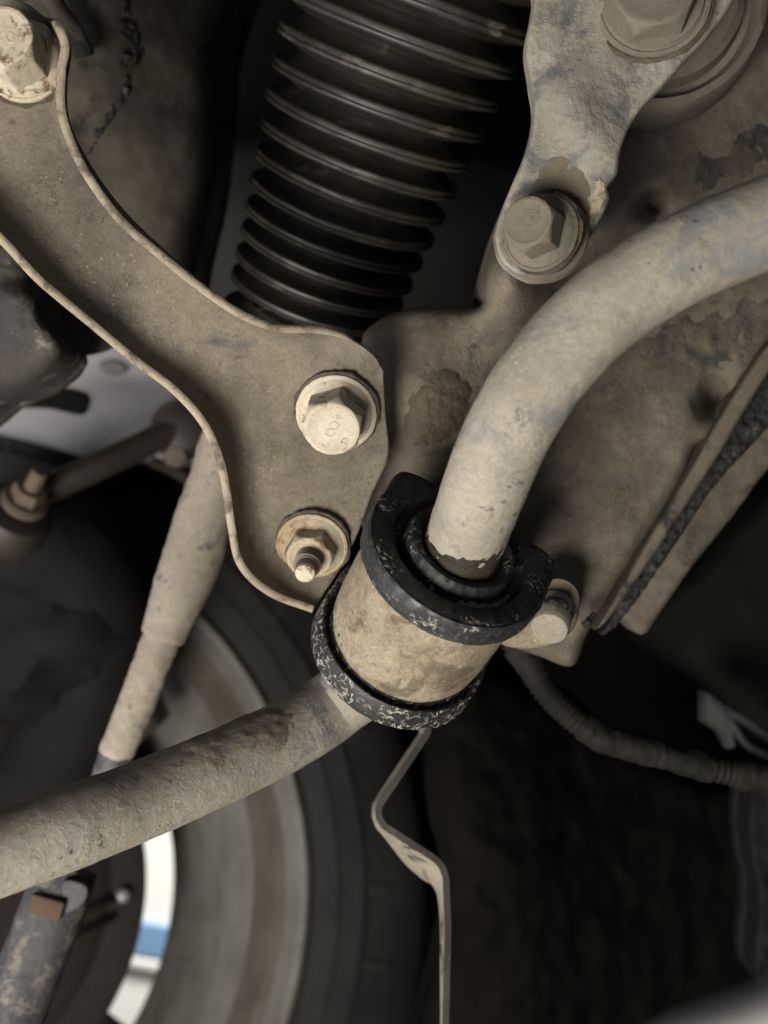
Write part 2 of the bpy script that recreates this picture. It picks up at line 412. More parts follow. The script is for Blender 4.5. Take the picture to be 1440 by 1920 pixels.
# ================================================================ WHEEL
wa = Vector((-.5023, 1, -.3422)).normalized()
wc = Vector((-.2261, .5146, H - .1882))
wh = thing('road_wheel', 'dusty grey wheel rim with black tyre seen from its inner side', 'wheel', wc)
tp = [(.200, .010), (.204, .000), (.208, -.004), (.218, -.0085), (.2185, -.0075), (.230, -.0105), (.2305, -.012), (.2335, -.012), (.234, -.0105),
      (.250, -.011), (.270, -.006), (.282, .004), (.290, .022), (.294, .045), (.294, .15), (.275, .185), (.20, .18)]
V, F = ring_loft(wc, wa, tp, 128, cap0=False, cap1=False)
ty = mesh_obj('tyre', V, F, M['tyre'], wh, smooth=30)
ta, tx, tyv = axes(wa, (1, 0, 0)); rib = None
for k in range(34):                        # moulded bars on the tyre's shoulder and sidewall
    th = 2 * math.pi * (k + random.uniform(-.2, .2)) / 34; dr = tx * math.cos(th) + tyv * math.sin(th)
    Rm = Matrix((dr, ta.cross(dr), ta)).transposed()
    V, F = box_geo(wc + ta * -.0105 + dr * .243, .014 + .006 * random.random(), .003 + .005 * random.random(), .002, Rm, .0006)
    mesh_obj('moulded_bar', V, F, M['tyre'], ty)
M['rimbrown'] = dusty('brown_rim_dust', (.12, .105, .085), (.095, .083, .067), (.13, .11, .085), patch=(.55, .7), pscale=30, pits=0, rough=.7, bump=.1, seed=31)
for nm, rp, mt in (('rim_lip', [(.1995, .012), (.2035, .002), (.203, -.003), (.200, -.0045), (.197, -.002), (.1955, .004), (.193, .010)], 'wheelrim'),
                   ('rim_step', [(.193, .010), (.1875, .0125), (.1865, .020), (.184, .028), (.1825, .036)], 'rimbrown'),
                   ('barrel', [(.1825, .036), (.1800, .044), (.1765, .058), (.1755, .061), (.173, .085), (.171, .125), (.1684, .155), (.1674, .161), (.172, .162), (.185, .13)], 'wheelrim')):
    V, F = ring_loft(wc, wa, rp, 128, cap0=False, cap1=False)
    mesh_obj(nm, V, F, M[mt], wh, smooth=30)
a_, x_, y_ = axes(wa, (1, 0, 0)); SPOKE = -36
V, F = ring_loft(wc, wa, [(.055, .150), (.062, .158), (.06, .175), (.02, .178)], 48); mesh_obj('hub_face', V, F, M['wheelrim'], wh)
for k in range(5):
    th = math.radians(SPOKE + 72 * k)
    dr = x_ * math.cos(th) + y_ * math.sin(th); tg = a_.cross(dr)
    R = Matrix((dr, tg, a_)).transposed()
    V, F = box_geo(wc + a_ * .166 + dr * .112, .125, .034, .018, R, .005); mesh_obj('spoke', V, F, M['shield'], wh)

# brake dust shield
bc = wc + wa * .089
bs_ = thing('brake_shield', 'dark brown brake dust shield disc inside the wheel with a small pale stud', 'brake shield', bc)
V, F = ring_loft(bc, wa, [(.128, .004), (.1317, 0), (.131, -.003), (.126, -.004), (.110, -.0015), (.102, -.006), (.07, -.008), (.066, -.02), (.03, -.022)], 96)
mesh_obj('disc', V, F, M['shield'], bs_)
def on_shield(u, v, off):
    d0 = (P(u, v, 1) - Vector((0, 0, H))); c0 = bc - wa * off
    t = (c0 - Vector((0, 0, H))).dot(wa) / d0.dot(wa)
    return Vector((0, 0, H)) + d0 * t
V, F = ring_loft(on_shield(230, 1679, .006), -wa, [(.004, -.004), (.0042, .001), (.003, .0035), (.001, .0042)], 24); mesh_obj('stud', V, F, plain('stud_zinc', (.6, .58, .56), .3, .6, .6), bs_)
for (u0, v0, u1, v1) in ((120, 1722, 225, 1682), (110, 1768, 212, 1722)):
    V, F = tube_geo([on_shield(u0, v0, .006), on_shield((u0 + u1) / 2, (v0 + v1) / 2 - 3, .007), on_shield(u1, v1, .006)], .0022, 12)
    mesh_obj('dark_line', V, F, M['black'], bs_)  # two thin dark lines across the shield
# caliper bracket
V, F = relief([(112, 1312), (190, 1255), (262, 1270), (300, 1360), (230, 1420), (165, 1372)], lambda u, v: .57 + .0002 * (u - 200), .03, fillet=.006, fpx=16, step=8, smooth_outline=False)
mesh_obj('caliper_bracket', V, F, plain('caliper_grey', (.19, .185, .165), .7, .2), label='blurred pale grey caliper block behind the dusty rod', cat='caliper')
# hub and knuckle mass on the far left
kn = thing('steering_knuckle', 'dark rounded steering knuckle behind the rods at the wheel hub', 'knuckle', P(40, 1250, .52))
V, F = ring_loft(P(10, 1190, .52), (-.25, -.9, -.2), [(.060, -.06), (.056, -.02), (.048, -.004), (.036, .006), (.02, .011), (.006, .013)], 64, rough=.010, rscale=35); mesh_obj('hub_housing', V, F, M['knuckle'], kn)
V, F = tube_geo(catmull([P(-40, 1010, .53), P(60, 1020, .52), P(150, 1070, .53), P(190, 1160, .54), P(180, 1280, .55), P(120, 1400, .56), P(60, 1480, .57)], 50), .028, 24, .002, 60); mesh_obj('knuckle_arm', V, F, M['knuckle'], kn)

# ================================================================ STABILISER LINK
lk = thing('stabilizer_link', 'dark brown link rod with round joint end and nutted stud at left', 'link rod', P(50, 950, .50))
pa = [P(-60, 985, .49), P(60, 930, .50), P(160, 885, .51), P(250, 843, .525), P(330, 805, .54)]
V, F = tube_geo(catmull(pa, 40), [.0070] * 40, 24); mesh_obj('rod', V, F, M['link'], lk)
ce = P(340, 806, .545)
V, F = ring_loft(ce, (.2, -1, .1), [(.004, -.018), (.013, -.016), (.0155, -.008), (.0155, .004), (.012, .010), (.006, .012)], 32); mesh_obj('ball_joint', V, F, M['link'], lk)
V, F = ring_loft(P(330, 850, .54), (.1, -1, -.4), [(.006, -.01), (.008, 0), (.006, .006), (.002, .007)], 6); mesh_obj('joint_nut', V, F, M['linkstud'], lk)
la = (.52, -.5, .66)
V, F = ring_loft(P(40, 950, .487), la, [(.010, -.022), (.0155, -.02), (.0170, -.012), (.015, -.004), (.010, -.002)], 32); mesh_obj('joint_cup', V, F, M['link'], lk)
c = P(46, 940, .485)
V, F = ring_loft(c, la, [(.0105, -.002), (.0112, .001), (.0097, .0025)], 32); mesh_obj('washer', V, F, M['linkstud'], lk)
def hexr(af, rot=0):
    return lambda th: (af / 2) / math.cos(((th + rot + math.pi / 6) % (math.pi / 3)) - math.pi / 6)
V, F = ring_loft(c, la, [(hexr(.0135), .002), (hexr(.0135), .008), (.0066, .0092)], 48); mesh_obj('nut', V, F, M['linkstud'], lk, smooth=25)
V, F = ring_loft(c, la, [(.0039, .007), (.0039, .0195), (.0032, .0203)], 24); mesh_obj('stud', V, F, M['linkstud'], lk)
V, F = tube_geo(catmull([P(285, 865, .55), P(330, 885, .56), P(380, 920, .57)], 12), .003, 10); mesh_obj('brake_wire', V, F, M['link'], label='thin brown wire running from link joint to the rod', cat='wire')

# ================================================================ LATERAL ROD (stepped)
rt = thing('lateral_rod', 'long dusty stepped rod passing behind the stabilizer bar toward the wheel', 'rod', P(200, 1430, .39))
def rod(name, pts, mat, n=60, rough=.0004):
    px = catmull(pts, n)   # (u, v, d, r)
    path = [P(a, b, d_) for a, b, d_, r in px]
    V, F = tube_geo(path, [r for *_, r in px], 40, rough, 260)
    return mesh_obj(name, V, F, mat, rt)
rod('upper_tube', [(440, 765, .385, .0085), (418, 850, .385, .0095), (403, 905, .385, .0096), (386, 965, .386, .0107), (366, 1035, .387, .0111), (343, 1095, .388, .0106), (322, 1150, .389, .0092), (306, 1190, .39, .0083), (304, 1195, .39, .0078)], M['rod'])
rod('middle_tube', [(308, 1186, .39, .0071), (285, 1245, .39, .0070), (262, 1305, .39, .0069), (236, 1370, .39, .0067), (222, 1402, .39, .0066), (216, 1416, .39, .0061)], M['rod'])
rod('neck', [(222, 1405, .39, .0062), (205, 1450, .39, .006), (170, 1530, .385, .006), (140, 1600, .38, .0065)], M['rodlow'], 30)
rod('lower_tube', [(128, 1625, .375, .0105), (108, 1680, .372, .0112), (82, 1750, .368, .0112), (50, 1830, .364, .0114), (10, 1930, .36, .0116), (-30, 2030, .356, .0117), (-130, 2280, .345, .0117), (-230, 2530, .335, .0117)], M['rodlow'])
V, F = ring_loft(P(88, 1698, .3585), P(100, 1660, .37) - P(70, 1750, .367), [(.0069, -.004), (.0074, -.0035), (.0074, .0035), (.0069, .004)], 4)
R = Matrix.Rotation(math.radians(16), 3, 'Y')
V, F = box_geo(P(88, 1700, .3605),   .0118, .003, .0070, R, .0010); mesh_obj('brown_band', V, F, M['brownpaint'], rt)
V, F = relief([(120, 1650), (163, 1660), (160, 1690), (130, 1712), (100, 1720), (112, 1690)], lambda u, v: .362 + 0 * u, .004, fillet=.001, fpx=6, step=6); mesh_obj('collar_lug', V, F, M['rodlow'], rt)

# ================================================================ LEFT CASTINGS
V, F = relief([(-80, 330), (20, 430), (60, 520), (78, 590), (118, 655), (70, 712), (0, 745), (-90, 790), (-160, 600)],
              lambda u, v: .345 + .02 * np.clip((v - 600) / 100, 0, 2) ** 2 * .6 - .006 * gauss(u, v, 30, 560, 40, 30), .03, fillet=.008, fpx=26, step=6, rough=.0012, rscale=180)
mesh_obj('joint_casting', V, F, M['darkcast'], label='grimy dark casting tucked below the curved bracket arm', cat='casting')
V, F = ring_loft(P(140, 560, .40), (.1, -.5, -.86), [(.020, -.03), (.0205, .004), (.0195, .012), (.015, .0155), (.008, .016)], 48, rough=.0003)
mesh_obj('rubber_mount', V, F, plain('mount_rubber', (.06, .056, .048), .5, .4), label='smooth rounded dark rubber mount under the bracket arm', cat='mount')

# housing behind the bracket, upper left
def dh(u, v): return .375 + .00000055 * np.clip(u - 190, 0, 999) ** 2 + .00005 * np.clip(v - 250, 0, 999) - .008 * gauss(u, v, 170, 40, 70, 150)
ht = thing('gearbox_housing', 'grimy curved casting behind the bracket arm and its bolt', 'housing', P(200, 600, .42))
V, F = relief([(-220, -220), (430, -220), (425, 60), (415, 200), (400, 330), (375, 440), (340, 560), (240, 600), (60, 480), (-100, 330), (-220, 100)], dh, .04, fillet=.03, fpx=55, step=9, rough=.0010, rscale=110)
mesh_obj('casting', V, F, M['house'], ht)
def lumps(name, pts, rad, n, mat, parent, seed, sc=.6, **kw):
    """an irregular raised bead of sealant or caked dirt along a path"""
    rnd = random.Random(seed); c = catmull([tuple(p) for p in pts], n)
    r = [rad * (.85 + sc * noise.fractal(Vector(p) * (.30 / rad) + Vector((seed, 0, 0)), 1, 2, 3)) for p in c]
    r = [q * min(1, .15 + 6 * min(i, n - 1 - i) / n) for i, q in enumerate(r)]
    V, F = tube_geo([Vector(p) for p in c], r, 20, rad * .5, .8 / rad)
    return mesh_obj(name, V, F, mat, parent, **kw)
for ol in ([(222, 40), (238, 18), (262, 60), (272, 100), (250, 132), (222, 128), (226, 90)], [(225, -40), (245, -30), (246, 14), (232, 10)], [(232, 140), (248, 160), (240, 190), (205, 235), (165, 300), (158, 285), (190, 225), (222, 180)]):
    V, F = relief(ol, lambda u, v: dh(u, v) - .0010, .004, fillet=.0022, fpx=12, step=4, rough=.0022, rscale=420)
    mesh_obj('dirt_lump', V, F, M['gunk'], ht)
V, F = tube_geo(catmull([P(85, -20, .362), P(125, 40, .360), P(150, 80, .360), P(160, 105, .362)], 20), .0033, 14, .0004, 300); mesh_obj('rib', V, F, M['house'], ht)

# ================================================================ BELLOWS
bl = thing('bellows_boot', 'black rubber bellows boot with many stacked folds', 'bellows', P(600, 640, .405))
c0, c1 = P(588, 562, .412), P(762, 30, .366)
tot = (c1 - c0).length; ba = (c1 - c0).normalized()
hs = [-.018, -.008]; 
sp = .0092
hcur = .002; folds = []
k = 0
while hcur < tot + .05:
    t = hcur / tot
    folds.append((hcur, .0333 + .0095 * max(t, -.1) ** 1.15 if t > 0 else .0333, sp * (0.92 + .42 * t))); hcur += sp * (0.92 + .42 * t); k += 1
folds = [(-.020, .0325, .009), (-.0105, .033, .0092)] + folds
for i, (h, r, s) in enumerate(folds):
    ri = r - .0085
    prof = [(ri, -s * .5), (ri + .0006, -s * .46), (r - .0032, -s * .33), (r - .0014, -s * .29), (r - .0003, -s * .25), (r, -s * .20), (r - .0002, -s * .15), (r - .0010, -s * .12),
            (r - .0010, -s * .09), (r - .0002, -s * .06), (r - .0002, s * .0), (r - .0008, s * .05), (r - .0022, s * .09), (ri + .0028, s * .24), (ri + .0006, s * .40), (ri, s * .5)]
    a0 = ba + Vector((random.uniform(-.012, .012), random.uniform(-.012, .012), 0))
    V, F = ring_loft(c0 + ba * h, a0, prof, 96, cap0=False, cap1=False, rough=.00025, rscale=90)
    fo_ = mesh_obj('fold', V, F, M['boot'], bl, smooth=50); fo_.data.materials.append(M['bootlip'])
    for p_ in fo_.data.polygons:
        if 3 <= p_.index // 96 <= 10: p_.material_index = 1  # lip rows take the painted highlight tone

# ================================================================ CROSSMEMBER
def dcross(u, v):
    d = .338 + 0 * u
    d = d - .020 * gauss(u, v, 790, 740, 120, 190) - .006 * gauss(u, v, 840, 610, 90, 50)
    d = d + .012 * gauss(u, v, 1040, 700, 60, 200, .45)
    d = d - .010 * gauss(u, v, 1190, 900, 130, 260, .55)
    d = d - .012 * gauss(u, v, 1170, 400, 45, 160, .85) + .018 * gauss(u, v, 1222, 385, 22, 26, .6)
    d = d + .016 * gauss(u, v, 1335, 745, 26, 34, .3)
    d = d - .030 * gauss(u, v, 955, 520, 70, 90)
    d = d + .00002 * np.clip(u - 1150, 0, 999)
    return d
cm = thing('crossmember', 'large dusty tan steel crossmember behind the bushing and bar', 'crossmember', P(1000, 1240, .34))
V, F = relief([(676, 648), (688, 618), (735, 588), (800, 574), (860, 574), (902, 570), (900, 535), (915, 470), (950, 380), (1050, 290), (1180, 190), (1330, 60), (1600, -80),
               (1620, 500), (1470, 620), (1395, 725), (1338, 812), (1304, 834), (1288, 872), (1262, 925), (1190, 1040), (1140, 1120), (1102, 1188), (1074, 1248), (1010, 1230), (945, 1208), (860, 1180), (760, 1100), (690, 1010), (655, 900), (645, 760)],
              dcross, .03, fillet=.010, fpx=22, step=6, rough=.0005, rscale=120)
mesh_obj('pressed_body', V, F, M['cross'], cm)
# caked mud on the boss
V, F = relief([(790, 690), (850, 685), (890, 720), (885, 790), (840, 840), (770, 850), (750, 790), (765, 730)], lambda u, v: dcross(u, v) - .0004, .004, fillet=.0022, fpx=34, step=4, rough=.0006, rscale=300)
mesh_obj('caked_mud', V, F, dusty('caked_mud', (.125, .098, .070), (.090, .070, .050), (.05, .04, .03), pits=.4, bump=.9, seed=20), cm)
gm = dusty('scuffed_grime', (.17, .142, .107), (.105, .088, .066), (.050, .051, .051), patch=(.42, .66), pscale=80, pits=.6, bump=.9, bscale=300, seed=27, crack=.5)
for ol in ([(1120, 715), (1180, 640), (1260, 590), (1400, 530), (1560, 480), (1580, 600), (1450, 660), (1385, 735), (1320, 720), (1220, 690)],
           [(1270, 330), (1330, 260), (1400, 215), (1520, 190), (1540, 300), (1440, 330), (1380, 350), (1320, 372)]):
    V, F = relief(ol, lambda u, v: dcross(u, v) - .0003, .003, fillet=.0014, fpx=60, step=5, rough=.0006, rscale=160)
    mesh_obj('grime_patch', V, F, gm, cm)
# hem flange with an open slot beside it
V, F = relief([(1445, 640), (1462, 660), (1400, 765), (1350, 850), (1240, 1020), (1150, 1150), (1118, 1180), (1128, 1160), (1215, 1010), (1300, 868), (1338, 800), (1400, 700)],
              lambda u, v: .333 + 0 * u, .010, fillet=.003, fpx=9, step=5, rough=.0002, rscale=250)
mesh_obj('hem_flange', V, F, M['rail'], cm)
lumps('dirt_lump', [P(1098, 1178, .326), P(1105, 1160, .326), P(1118, 1150, .327)], .0016, 14, M['gunk'], cm, 5)

# frame rail panel beyond it
rl = thing('frame_rail', 'dusty rail panel edged with lumpy black sealant beyond the crossmember', 'rail', P(1190, 1190, .36))
V, F = relief([(1600, 470), (1700, 640), (1500, 830), (1440, 880), (1380, 960), (1300, 1060), (1240, 1145), (1206, 1190), (1170, 1165), (1150, 1130), (1240, 990), (1340, 850), (1440, 690)],
              lambda u, v: .352 + .00004 * np.clip(u - 1300, 0, 999), .012, fillet=.004, fpx=12, step=7, rough=.0005, rscale=200)
mesh_obj('panel', V, F, M['rail'], rl)
V, F = relief([(1560, 540), (1600, 580), (1500, 720), (1440, 800), (1395, 850), (1340, 910), (1290, 985), (1240, 1060), (1190, 1130), (1150, 1178), (1128, 1190), (1140, 1165), (1215, 1040), (1290, 920), (1360, 810), (1440, 690)],
              lambda u, v: .3485 + .00002 * np.clip(u - 1300, 0, 999), .006, fillet=.003, fpx=12, step=4, rough=.0013, rscale=330)
mesh_obj('sealant_bead', V, F, M['gunk'], rl)

# ================================================================ UPPER RIGHT MOUNT PLATE
def dplate(u, v):
    d = .286 + .00001 * (v - 200)
    d = d + .008 / (1 + np.exp(-((v - 330) + .35 * (u - 1050)) / 14.)) * gauss(u, v, 1015, 420, 115, 120)
    d = d - .004 * gauss(u, v, 1100, 230, 50, 160, -.5)
    return d
mp_ = thing('mount_plate', 'grey mottled steel mounting plate bolted in front of the crossmember', 'plate', P(1010, 520, .295))
V, F = relief([(1010, -160), (1000, 0), (985, 85), (992, 150), (1000, 215), (985, 285), (960, 345), (938, 400), (928, 445), (945, 495), (1000, 526), (1060, 510), (1100, 455), (1130, 405), (1143, 372), (1140, 350), (1158, 325), (1166, 275), (1195, 215), (1262, 140), (1335, 60), (1380, -10), (1430, -160)],
              dplate, .0045, fillet=.0025, fpx=9, step=5, rough=.00025, rscale=200)
mesh_obj('steel_plate', V, F, M['plate'], mp_)
V, F = relief([(1118, 335), (1132, 345), (1134, 375), (1120, 408), (1100, 440), (1090, 436), (1103, 400), (1110, 370)], lambda u, v: dplate(u, v) - .0006, .003, fillet=.0012, fpx=7, step=4, rough=.0012, rscale=700)
mesh_obj('chipped_edge', V, F, dusty('flaked_paint', (.50, .46, .36), (.36, .30, .19), (.6, .55, .42), pits=0, rough=.55, bump=.6, seed=22), mp_)
V, F = relief([(978, 365), (1000, 320), (1030, 288), (1068, 285), (1098, 315), (1118, 355), (1112, 400), (1090, 440), (1060, 440), (1000, 430), (965, 420)], lambda u, v: dplate(u, v) - .0002, .002, fillet=.0012, fpx=22, step=4, rough=.0003, rscale=300)
mesh_obj('dirt_film', V, F, dusty('tab_dirt', (.165, .140, .105), (.115, .096, .072), (.22, .19, .14), patch=(.60, .72), pscale=90, pits=.3, bump=.5, seed=28), mp_)
# bush behind the plate
bu = thing('mount_bush', 'round ringed mount bush peeking out behind the mottled plate', 'bush', P(1240, 190, .32))
V, F = ring_loft(P(1238, 0, .318), (-.10, -1, -.05), [(.0325, -.02), (.0325, -.002), (.0315, .0), (.0295, .001), (.0285, -.001), (.0275, -.004), (.0255, -.004), (.0245, .002), (.022, .004), (.01, .004)], 96, rough=.0002)
mesh_obj('ring_shell', V, F, M['boltbrown'], bu)

# ================================================================ BENT BRACKET ARM
Lp = [(-190, 210), (-110, 320), (-40, 395), (20, 455), (70, 510), (115, 550), (190, 612), (262, 672), (330, 724), (385, 785), (416, 850), (432, 920), (441, 985), (458, 1055), (510, 1105), (590, 1136)]
Up = [(95, 40), (113, 85), (106, 130), (106, 200), (122, 262), (160, 338), (222, 420), (300, 488), (380, 552), (452, 598), (520, 622), (600, 626), (660, 640), (700, 668), (718, 700)]
Ep = [(590, 1136), (632, 1075), (668, 1005), (695, 930), (727, 855), (722, 770), (718, 700)]
Ap = [(-190, 210), (-190, 60), (-100, -45), (20, -30), (95, 40)]
NT, NS = 220, 64
Lc, Uc = catmull(Lp, NT), catmull(Up, NT)
tt = np.linspace(0, 1, NT); ss = .5 - .5 * np.cos(np.pi * np.linspace(0, 1, NS))
def rs(c, s):
    c = catmull(c, 200); return np.stack([np.interp(s, np.linspace(0, 1, 200), c[:, k]) for k in (0, 1)], 1)
Ec, Ac = rs(Ep, ss), rs(Ap, ss)
vk = np.array([-250, -50, 100, 400, 550, 700, 850, 1140, 1300]); dk = np.array([.280, .282, .284, .2885, .2945, .305, .3135, .329, .337])
def dfloor(v):
    v = np.asarray(v, float); return sum(np.interp(v + o_, vk, dk) for o_ in (-60, -30, 0, 30, 60)) / 5
V = []; 
sm = lambda x, a, b: np.clip((x - a) / (b - a), 0, 1) ** 2 * (3 - 2 * np.clip((x - a) / (b - a), 0, 1))
for i, t in enumerate(tt):
    HL = .0135 * (1 - .45 * sm(t, .9, 1.0)); HU = .0085 * (1 - sm(t, .72, .93))
    for j, s in enumerate(ss):
        q = (1 - s) * Lc[i] + s * Uc[i] + (1 - t) * Ac[j] + t * Ec[j] - ((1 - s) * (1 - t) * np.array(Lp[0]) + s * t * np.array(Up[-1]) + s * (1 - t) * np.array(Up[0]) + (1 - s) * t * np.array(Lp[-1]))
        df = float(dfloor(q[1]))
        he = HL * (1 - s) + HU * s
        W = np.linalg.norm(Uc[i] - Lc[i]) * K * df
        xl, xu = s * W, (1 - s) * W
        wl, wu = .0135, .006
        h = HL * (1 - math.sqrt(1 - max(0, 1 - xl / wl) ** 2)) + HU * (1 - math.sqrt(1 - max(0, 1 - xu / wu) ** 2))
        p = P(q[0], q[1], df - he)
        p.y = df - h
        p.y += .0004 * noise.fractal(p * 120, 1, 2, 4)
        V.append(p)
F = [(i * NS + j, i * NS + j + 1, (i + 1) * NS + j + 1, (i + 1) * NS + j) for i in range(NT - 1) for j in range(NS - 1)]
brk = mesh_obj('bracket_arm', V, F, M['bracket'], label='curved pressed steel bracket arm with raised dusty rims holding two fasteners', cat='bracket', smooth=60)
sol = brk.modifiers.new('thickness', 'SOLIDIFY'); sol.thickness = .0023; sol.offset = -1; sol.use_even_offset = False; brk.data.materials.append(M['rimdust']); sol.material_offset_rim = 1
# make sure normals face the camera so that the thickness grows backwards
if brk.data.polygons[len(F) // 2].normal.y > 0: brk.data.flip_normals()

# ================================================================ FASTENERS
def fastener(name, label, c, n, af, fr, hh, mat, cat='bolt', flange_h=.0025, group=None, ref=(1, 0, 0), fmat=None, rot=0.0):
    t = thing(name, label, cat, c, group); n = Vector(n).normalized(); fmat = fmat or mat
    V, F = ring_loft(c, n, [(fr * .9, -.003), (fr * .985, -.0004), (fr, .0004), (fr * .99, .0011), (fr * .93, .0015), (fr * .90, .0013), (fr * .88, .0016), (af * .60, flange_h), (af * .5, flange_h + .0003)], 72, ref, rough=.00016, rscale=500)
    mesh_obj('flange', V, F, fmat, t, smooth=40)
    ga, gx_, gy_ = axes(n, ref)
    ring = [c + ga * -.0004 + (gx_ * math.cos(q_) + gy_ * math.sin(q_)) * fr * 1.015 for q_ in np.linspace(0, 2 * math.pi, 90)]
    V, F = tube_geo(ring, [.0007 * (1 + .9 * noise.noise(p_ * 260)) for p_ in ring], 10, .0004, 700)
    mesh_obj('packed_dirt', V, F, M['packed'], t)
    hr = hexr(af, rot); rc = af * .499
    rings = [(hr, flange_h - .001), (lambda th: hr(th) * .998, flange_h + .001)]
    for hh_ in np.linspace(hh * .45, hh, 9):
        rings.append(((lambda z: (lambda th: min(hr(th), rc + (hh - z) * .45)))(hh_), hh_))
    rings += [(rc * .96, hh + .0003), (rc * .85, hh + .0004), (rc * .80, hh + .0002), (rc * .4, hh + .0002)]
    V, F = ring_loft(c, n, rings, 96, ref, rough=.00010, rscale=600)
    hd = mesh_obj('head', V, F, mat, t, smooth=32)
    return t, hd, n
def mark(hd, c, n, hh, arcs, mat, ref=(1, 0, 0), r=.00016):
    a, x, y = axes(n, ref)
    V, F = [], []
    for (cx, cy, rx, ry, a0, a1, rot) in arcs:
        pts = []
        for th in np.linspace(math.radians(a0), math.radians(a1), 22):
            px, py = rx * math.cos(th), ry * math.sin(th); cr, sr = math.cos(rot), math.sin(rot)
            pts.append(Vector(c) + a * (hh + .0002) + x * (cx + px * cr - py * sr) + y * (cy + px * sr + py * cr))
        v, f = tube_geo(pts, r, 8); b = len(V); V += v; F += [tuple(k + b for k in q) for q in f]
    o = mesh_obj('stamped_mark', V, F, mat, hd, label='stamped figure 8 grade mark')
    return o
nplate = Vector((-.06, -.89, -.45)).normalized()
M['markpale'] = plain('mark_pale', (.42, .37, .29), .8, .2)
def onplate(u, v): return P(u, v, float(dfloor(v)) - .0002)
c = onplate(631, 772) + nplate * .0006
t1, h1, n1 = fastener('flange_bolt', 'pale dusty hex flange bolt stamped 8 on the wide end of bracket arm', c, nplate, (.0160), .0119, .0125, M['bolt'], group='flange bolts on the bracket arm', rot=.2)
mark(h1, c, n1, .0125, [(.0006, .0010, .0014, .0012, -150, 150, .5), (-.0005, -.0010, .0013, .0011, 20, 330, .5), (.0018, .0036, .0004, .0006, 0, 360, 0)], M['markpale'])
c = onplate(586, 1020) + nplate * .0006
t2, h2, n2 = fastener('flange_nut', 'rusty flange nut with threaded stud on the lower corner of bracket arm', c, nplate, .0136, .0110, .0082, M['rust'], cat='nut', rot=.5)
prof = [(.0034, .004)]
for k in range(7):
    z = .0080 + k * .00075
    prof += [(.0037, z), (.00415, z + .0003), (.0037, z + .0006)]
prof += [(.0036, .0135), (.0033, .0137), (.0031, .0168), (.0027, .0172), (.001, .0173)]
V, F = ring_loft(c, n2, prof, 40); mesh_obj('stud', V, F, M['stud'], t2, smooth=25)
V, F = ring_loft(c + n2 * .0173, n2, [(.0026, -.0008), (.0029, .0002), (.0024, .0006), (.001, .0007)], 32, rough=.0001); mesh_obj('stud_tip', V, F, M['bolt'], t2)
c = onplate(46, 116)
t3, h3, n3 = fastener('flange_bolt', 'bright tan hex flange bolt at the top end of bracket arm', c, (.02, -1, -.03), .0150, .0112, .0170, M['bolt'], group='flange bolts on the bracket arm', rot=.1)
mark(h3, c, n3, .0170, [(.002, -.0006, .0010, .0012, 0, 300, .3)], M['bolt'])

c = P(1016, 438, .2905)
t4, h4, n4 = fastener('washer_bolt', 'brown dusty hex bolt with wide washer on the lower tab of mottled plate', c, (-.46, -.88, .04), .0138, .0108, .0115, M['boltbrown'], rot=.25)
mark(h4, c, n4, .0115, [(.0004, -.0002, .0013, .0013, 0, 300, .3), (.0009, .0006, .0024, .0024, -50, 110, 0)], M['boltbrown'])
V, F = ring_loft(P(1018, 446, .2925), (-.22, -.97, -.05), [(.0112, -.003), (.0124, -.0015), (.0126, .0), (.0120, .0008), (.010, .001)], 64); mesh_obj('washer', V, F, M['boltbrown'], t4)
c = P(1225, 8, .283)
t5, h5, n5 = fastener('mount_bolt', 'large smooth hex bolt with round flange at the top of mottled plate', c, (-.20, -.98, .06), .0215, .0150, .0095, M['boltbrown'], rot=.45)

# ================================================================ STABILISER BAR
bar_a = Vector((.36, -.66, .66)).normalized()      # bushing axis, upper end toward the viewer
BC = P(864, 1030, .286)                               # centre of upper collar face
BL = BC - bar_a * .050
pts = [P(1720, 330, .245), P(1580, 365, .246), P(1440, 418, .247), P(1330, 462, .248), P(1215, 522, .249), P(1110, 600, .250), P(1030, 688, .252), P(964, 788, .256), P(920, 885, .263), P(890, 965, .274),
       BC, BC - bar_a * .022, BL + Vector((.002, 0, 0)), P(640, 1312, .330), P(560, 1366, .322), P(450, 1421, .308), P(300, 1486, .292), P(150, 1545, .276), P(0, 1598, .264), P(-160, 1652, .252), P(-320, 1700, .242)]
path = catmull(pts, 520)
V, F = tube_geo(path, .0107, 72, .00016, 160)
mesh_obj('stabilizer_bar', V, F, M['bar'], label='thick dusty curved stabilizer bar running through the black bushing', cat='bar', smooth=60)
# caked mud on the lower run of the bar
sel = [Vector(p) for p in path]
fr = frames(path)
V, F = [], []
def inpx(p): return 720 + p.x / (K * p.y), 960 - (p.z - H) / (K * p.y)
def coat(name, idx, half, bias, mat, up, amp=.0006, fq=420, seed=0):
    """caked layer over part of the bar; where the layer thins out it dips under the bar's surface"""
    V, F = [], []; ns = 48
    for n_, i in enumerate(idx):
        p, t, x, y = fr[i]
        b1 = (up - t * t.dot(up)).normalized(); b2 = t.cross(b1); e = n_ / (len(idx) - 1)
        for k in range(ns):
            g = k / (ns - 1) * 2 - 1; th = math.radians(half) * g
            dv = b1 * math.cos(th) + b2 * math.sin(th); q = p + dv * .0107
            hgt = bias(e, g) + 1.1 * noise.fractal(q * 75 + Vector((seed, 0, 0)), 1, 2, 4)
            fine = noise.fractal(q * fq, 1, 2, 4)
            V.append(q + dv * (max(-.0008, min(.0010, amp * hgt)) + .00030 * fine))
    for a in range(len(idx) - 1):
        for k in range(ns - 1): F.append((a * ns + k, a * ns + k + 1, (a + 1) * ns + k + 1, (a + 1) * ns + k))
    return mesh_obj(name, V, F, mat, bpy.data.objects['stabilizer_bar'], smooth=70)
